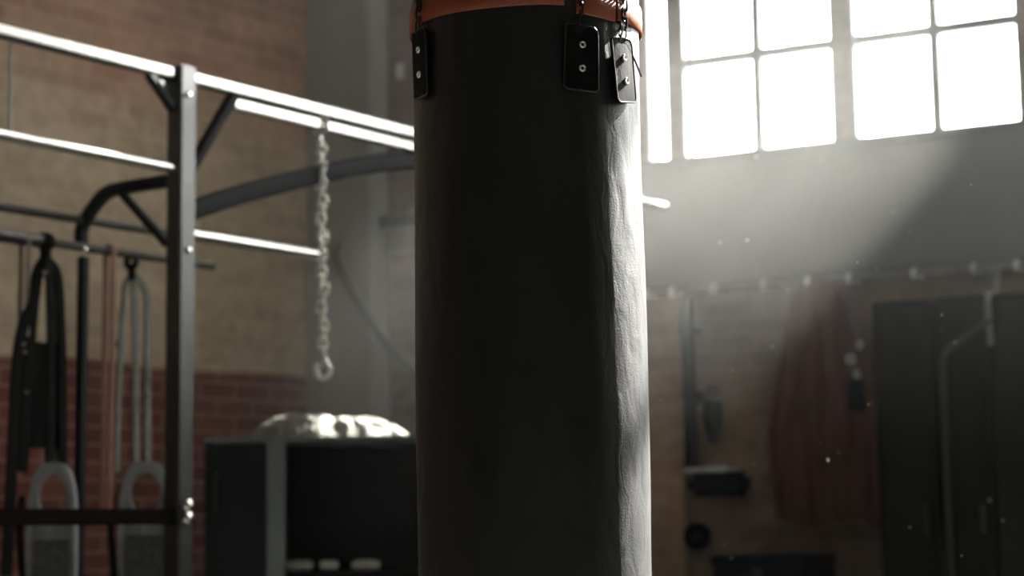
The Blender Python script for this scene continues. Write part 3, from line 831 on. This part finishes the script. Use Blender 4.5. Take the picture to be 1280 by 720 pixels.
# small hanging pouch
y = -.06; p0 = wq(892, 484, y); p1 = wq(892, 556, y); hgt = p0.z - p1.z
root = thing('hanging_pouch', 'small navy pouch hanging from a ring on the wall', 'pouch', RW, (p1.x, y, p1.z))
bm = BM(); lathe(bm, [(0, 0), (.018, .004), (.032, .05), (.046, .10), (.049, .15), (.046, hgt - .075), (.034, hgt - .062), (0, hgt - .06)], seg=24)
bmesh.ops.scale(bm, vec=(1, .7, 1), verts=bm.verts); obj('pouch_body', bm, 'navy', root)
bm = BM(); lathe(bm, [(0, hgt - .066), (.036, hgt - .064), (.038, hgt - .05), (.024, hgt - .04), (0, hgt - .038)], seg=20); obj('collar', bm, 'grey_steel', root)
bm = BM(); sweep(bm, [Vector((.022 * math.cos(a), 0, hgt - .018 + .022 * math.sin(a))) for a in [2 * PI * k / 20 for k in range(20)]], .007, seg=8, close=True)
obj('ring', bm, 'navy', root)
bm = BM(); sweep(bm, [(0, -y - .001, hgt - .004), (0, -.006, hgt - .002)], .005, seg=8); obj('wall_pin', bm, 'gunmetal', root)

# wall box with a pale lid
xa, xb = wq(856, 600, -.16).x, wq(926, 600, -.16).x; z0, z1 = wq(890, 621, -.16).z, wq(890, 590, -.16).z
mx = (xa + xb) / 2
root = thing('wall_box', 'dark wall-mounted box with a pale shelf plate on top', 'box', RW, (mx, -.08, z0))
w2 = (xb - xa) / 2
bm = BM(); box(bm, -w2, w2, -.08, .079, 0, z1 - z0, .03); obj('box_body', bm, 'navy', root)
bm = BM(); box(bm, -w2 - .002, w2 * .55, -.09, .079, z1 - z0 + .0005, z1 - z0 + .022, .004); obj('shelf_plate', bm, 'hook_pale', root)['label'] = 'pale grey plate'
# vertical pipe rising from the box
bx1 = z1 + .0235; y = -.07; p = wq(862, 480, y); bm = BM()
sweep(bm, [(p.x, y, bx1), (p.x, y, zr - .03)], .034, seg=20); sweep(bm, [(p.x, y, bx1), (p.x, y, bx1 + .02)], .042, seg=20)
for z in (1.8, 2.1): box(bm, p.x - .045, p.x + .045, y, -.001, z - .015, z + .015, .003)
o = obj('standpipe', bm, M['locker'], frame=RW); center(o); tag(o, 'dark vertical pipe rising from the wall box beside the pale brick', 'pipe')
# round disc on the wall
p = wq(869, 671, -.05); r = .062
root = thing('weight_plate', 'small dark round weight plate on the wall under the dark box', 'weight plate', RW, (p.x, -.03, p.z))
M4 = Matrix.Rotation(PI / 2, 4, 'X')
bm = BM(); lathe(bm, [(.012, -.016), (r, -.016), (r, .010), (r * .9, .016), (r * .7, .008), (.028, .008), (.024, .014), (.012, .014), (.012, -.016)], seg=36, M4=M4); obj('plate', bm, 'navy', root, smooth=30)
bm = BM(); lathe(bm, [(0, -.029), (.0105, -.029), (.0105, .03), (.006, .034), (0, .034)], seg=14, M4=M4); obj('peg', bm, 'gunmetal', root)
# low chest
xa, xb = wq(886, 700, -.5).x, wq(1006, 700, -.5).x; z1 = wq(940, 694, -.5).z; mx = (xa + xb) / 2; w2 = (xb - xa) / 2
root = thing('storage_chest', 'dark navy storage chest standing against the wall under the red cloth', 'chest', RW, (mx, -.27, 0))
bm = BM(); box(bm, -w2 + .01, w2 - .01, -.22, .22, .001, z1 - .05, .008); obj('chest_body', bm, 'navy', root)
bm = BM(); box(bm, -w2, w2, -.23, .23, z1 - .048, z1, .010); obj('lid', bm, 'navy', root)
bm = BM(); box(bm, -.02, .02, -.238, -.221, z1 - .12, z1 - .055, .004); obj('latch', bm, 'gunmetal', root)

# red cloth over the rail
y = ry - .03
xc = wq(1022, 460, y).x; zb_ = wq(1022, 690, y).z - .0
bm = BM(); NX, NZ = 90, 80; rows = []
ztp = zr + .018
for j in range(NZ + 1):
    t = j / NZ; z = ztp + (zb_ + .12 - ztp) * t
    half = (.10 + .16 * min(1, t * 1.6) ** .8)
    row = []
    for i in range(NX + 1):
        u = i / NX * 2 - 1
        x = xc + .01 + u * half + .03 * t
        fold = (.024 * math.sin(u * 11 + .6 * math.sin(t * 4)) + .012 * math.sin(u * 23 + t * 3)) * (.35 + .65 * t) + .01 * noise.noise(Vector((u * 3, t * 5, 2)))
        yy = y - .02 + fold - .02 * math.sin(PI * t)
        zz = z + .02 * math.sin(u * 5) * t + (-.05 * abs(u) ** 3 * (1 - t))
        if j < 3: yy = ry - .0125 * (j / 3) - .001 * i % .002 - .012 * (j / 3)
        row.append(bm.verts.new((x, yy, zz)))
    rows.append(row)
for p, q in zip(rows, rows[1:]):
    for i in range(NX): bm.faces.new((p[i], p[i + 1], q[i + 1], q[i]))
bmesh.ops.solidify(bm, geom=list(bm.faces), thickness=.003)
o = obj('red_cloth', bm, 'red_cloth', frame=RW, smooth=180); center(o); tag(o, 'dark red cloth hanging in folds from the wall rail', 'cloth')

# short chain with a dark grip
y = ry - .035
pt, pb = wq(1066, 352, y), wq(1072, 470, y)
root = thing('grip_chain', 'thin wall chain ending in a small dark grip beside the red cloth', 'chain', RW, (pb.x, y - .03, wq(1072, 516, y).z))
o0 = Vector((pb.x, y - .03, wq(1072, 516, y).z))
bm = BM(); chain_bm(bm, Vector((pb.x - .01, y, zr - .03)) - o0, Vector((pb.x, y - .03, pb.z)) - o0, .045, .024, .004); obj('chain_links', bm, 'grey_steel', root)
for px, py, r in ((1075, 431, .013), (1064, 449, .016), (1073, 468, .013)):
    bm = BM(); q = wq(px, py, y - .03) - o0; sweep(bm, [Vector((q.x + r * math.cos(a), -.01, q.z + r * math.sin(a))) for a in [2 * PI * k / 18 for k in range(18)]], .006, seg=8, close=True)
    obj('ring', bm, 'hook_pale', root)
hg = pb.z - o0.z
bm = BM(); lathe(bm, [(0, 0), (.034, .004), (.040, .03), (.036, hg * .7), (.022, hg - .015), (0, hg - .01)], seg=20); obj('grip', bm, 'navy', root)

# lockers
DL = .42
spans = [(1097, 1168), (1177, 1238), (1243, 1325)]
texts = ['tall dark steel locker beside the red cloth', 'tall dark steel locker in the middle of the row, behind the bent pipe', 'tall dark steel locker, last of the row, beyond the pale hanging strap']
ztop = wq(1180, 372, -DL).z
for (pa, pb_), tx in zip(spans, texts):
    xa, xb = wq(pa, 560, -DL).x, wq(pb_, 560, -DL).x; mx = (xa + xb) / 2; w2 = (xb - xa) / 2
    root = thing('locker', tx, 'locker', RW, (mx, -DL / 2, 0), 'dark lockers along the window wall')
    h = DL / 2
    bm = BM()
    box(bm, -w2, -w2 + .012, -h, h - .02, .05, ztop); box(bm, w2 - .012, w2, -h, h - .02, .05, ztop)
    box(bm, -w2 + .012, w2 - .012, -h, h - .02, ztop - .012, ztop); box(bm, -w2 + .012, w2 - .012, h - .03, h - .02, .05, ztop - .012); box(bm, -w2 + .012, w2 - .012, -h, h - .03, .05, .062)
    box(bm, -w2 + .01, w2 - .01, -h + .02, h - .03, .0008, .05)
    obj('locker_body', bm, 'locker', root)
    bm = BM(); box(bm, -w2 + .015, w2 - .015, -h - .006, -h + .010, .066, ztop - .018, .003)
    for k in range(5): box(bm, -w2 * .5, w2 * .5, -h - .010, -h - .004, ztop - .16 - k * .03, ztop - .152 - k * .03, .001)
    d = obj('door', bm, 'locker', root)
    bm = BM(); box(bm, w2 - .05, w2 - .035, -h - .022, -h - .005, 1.15, 1.27, .003); obj('handle', bm, 'gunmetal', d)
# strap hanging from the rail over the front of the lockers
y = -DL - .022; p1 = wq(1238, 432, y); bm = BM()
sweep(bm, smooth_pts([(p1.x - .02, ry - .016, zr - .012), (p1.x - .012, ry - .10, ztop + .035), (p1.x, -DL + .04, ztop + .012), (p1.x, y, ztop - .02), (p1.x, y, (ztop + p1.z) / 2), (p1.x + .002, y, p1.z)], 5), .013, .004, seg=10, square=True, side=(1, 0, 0))
o = obj('hanging_strap', bm, 'strap_pale', frame=RW); center(o); tag(o, 'short pale grey strap hanging from the rail over the lockers', 'strap')

# bent pipe in front of the lockers
y = -DL - .05
bm = BM(); pts = [wq(px, py, y) for px, py in ((1239, 398), (1226, 409), (1205, 423), (1186, 436))]
pts = [Vector((p.x, y, p.z)) for p in pts]; last = wq(1178, 450, y)
pts += [Vector((last.x, y, last.z)), Vector((last.x - .002, y, last.z - .06)), Vector((last.x - .002, y, 1.2)), Vector((last.x - .002, y, .0005))]
sweep(bm, smooth_pts(pts, 4), .013, seg=12)
o = obj('bent_pipe', bm, 'pipe_dark', frame=RW); center(o); tag(o, 'thin grey pipe bent over at its top in front of the lockers', 'pipe')

# dust motes drifting in the light
bm = BM(); rnd = random.Random(3)
spots = [(900, 303, 5), (934, 300, 5), (966, 433, 5), (937, 453, 4.6), (1035, 575, 4.6), (1006, 632, 4.6), (812, 255, 4), (1027, 200, 5)]
for px, py, Y in spots + [(rnd.uniform(805, 1270), rnd.uniform(180, 700), rnd.uniform(3.4, 6.4)) for _ in range(26)]:
    q = U(px, py, Y); g = bmesh.ops.create_icosphere(bm, subdivisions=1, radius=rnd.uniform(.0015, .0035) * Y / 5)
    bmesh.ops.scale(bm, vec=(1, .6, rnd.uniform(.5, 1.2)), verts=g['verts']); bmesh.ops.translate(bm, vec=q, verts=g['verts'])
o = obj('dust', bm, 'dust'); center(o); tag(o, 'bright dust specks drifting in the window light', 'dust', kind='stuff')

# ------------------------------------------------------------------ haze in the air
HAZE = .055
m = bpy.data.materials.new('haze'); m.use_nodes = True; nt = m.node_tree; nt.nodes.remove(nt.nodes['Principled BSDF'])
vs = N(nt, 'ShaderNodeVolumeScatter'); vs.inputs['Color'].default_value = (.985, .99, .97, 1)
vs.inputs['Anisotropy'].default_value = .3
# thickest along the window wall, thinning out into the room
tc = N(nt, 'ShaderNodeTexCoord'); dt = N(nt, 'ShaderNodeVectorMath', operation='DOT_PRODUCT'); L(nt, tc.outputs['Object'], dt.inputs[0])
nrm = Vector((-.454, -.891, 0)); dt.inputs[1].default_value = nrm
mr = N(nt, 'ShaderNodeMapRange', interpolation_type='SMOOTHSTEP'); L(nt, dt.outputs['Value'], mr.inputs[0])
base_d = nrm.dot(Vector((CX, CY, 0)))
mr.inputs[1].default_value = base_d + .6; mr.inputs[2].default_value = base_d + 2.9; mr.inputs[3].default_value = HAZE; mr.inputs[4].default_value = .0006
sz = N(nt, 'ShaderNodeSeparateXYZ'); L(nt, tc.outputs['Object'], sz.inputs[0])
m2 = N(nt, 'ShaderNodeMapRange', interpolation_type='SMOOTHSTEP'); L(nt, sz.outputs['Z'], m2.inputs[0])
m2.inputs[1].default_value = 1.35; m2.inputs[2].default_value = 2.4; m2.inputs[3].default_value = .12; m2.inputs[4].default_value = 1
mu = N(nt, 'ShaderNodeMath', operation='MULTIPLY'); L(nt, mr.outputs[0], mu.inputs[0]); L(nt, m2.outputs[0], mu.inputs[1])
L(nt, mu.outputs[0], vs.inputs['Density'])
L(nt, vs.outputs[0], nt.nodes['Material Output'].inputs['Volume']); M['haze'] = m
hz = slab('haze', .01, CEIL - .01, 'haze', grow=-.35)
o = obj('haze', hz, 'haze', smooth=180); tag(o, 'thin pale haze filling the room air', 'haze', kind='stuff')

# ------------------------------------------------------------------ light
w = bpy.data.worlds.new('sky'); S.world = w; w.use_nodes = True
bg = w.node_tree.nodes['Background']; bg.inputs[0].default_value = (.985, 1.0, .975, 1); bg.inputs[1].default_value = 11
sd = Vector((math.sin(D2R(47)) * math.cos(D2R(37)), math.cos(D2R(47)) * math.cos(D2R(37)), math.sin(D2R(37))))
sl = bpy.data.lights.new('sun', 'SUN'); sl.energy = 62; sl.angle = D2R(.7); sl.color = (1, .97, .90)
so = bpy.data.objects.new('sun', sl); COL.objects.link(so); so.rotation_euler = sd.to_track_quat('Z', 'Y').to_euler(); so.location = sd * 20

S.view_settings.view_transform = 'Standard'; S.view_settings.look = 'None'; S.view_settings.gamma = 1
S.view_settings.use_curve_mapping = False; S.view_settings.exposure = 0.55
S.cycles.use_denoising = True
S.cycles.max_bounces = 10; S.cycles.diffuse_bounces = 4; S.cycles.volume_bounces = 1; S.cycles.transparent_max_bounces = 16
S.cycles.sample_clamp_indirect = 4
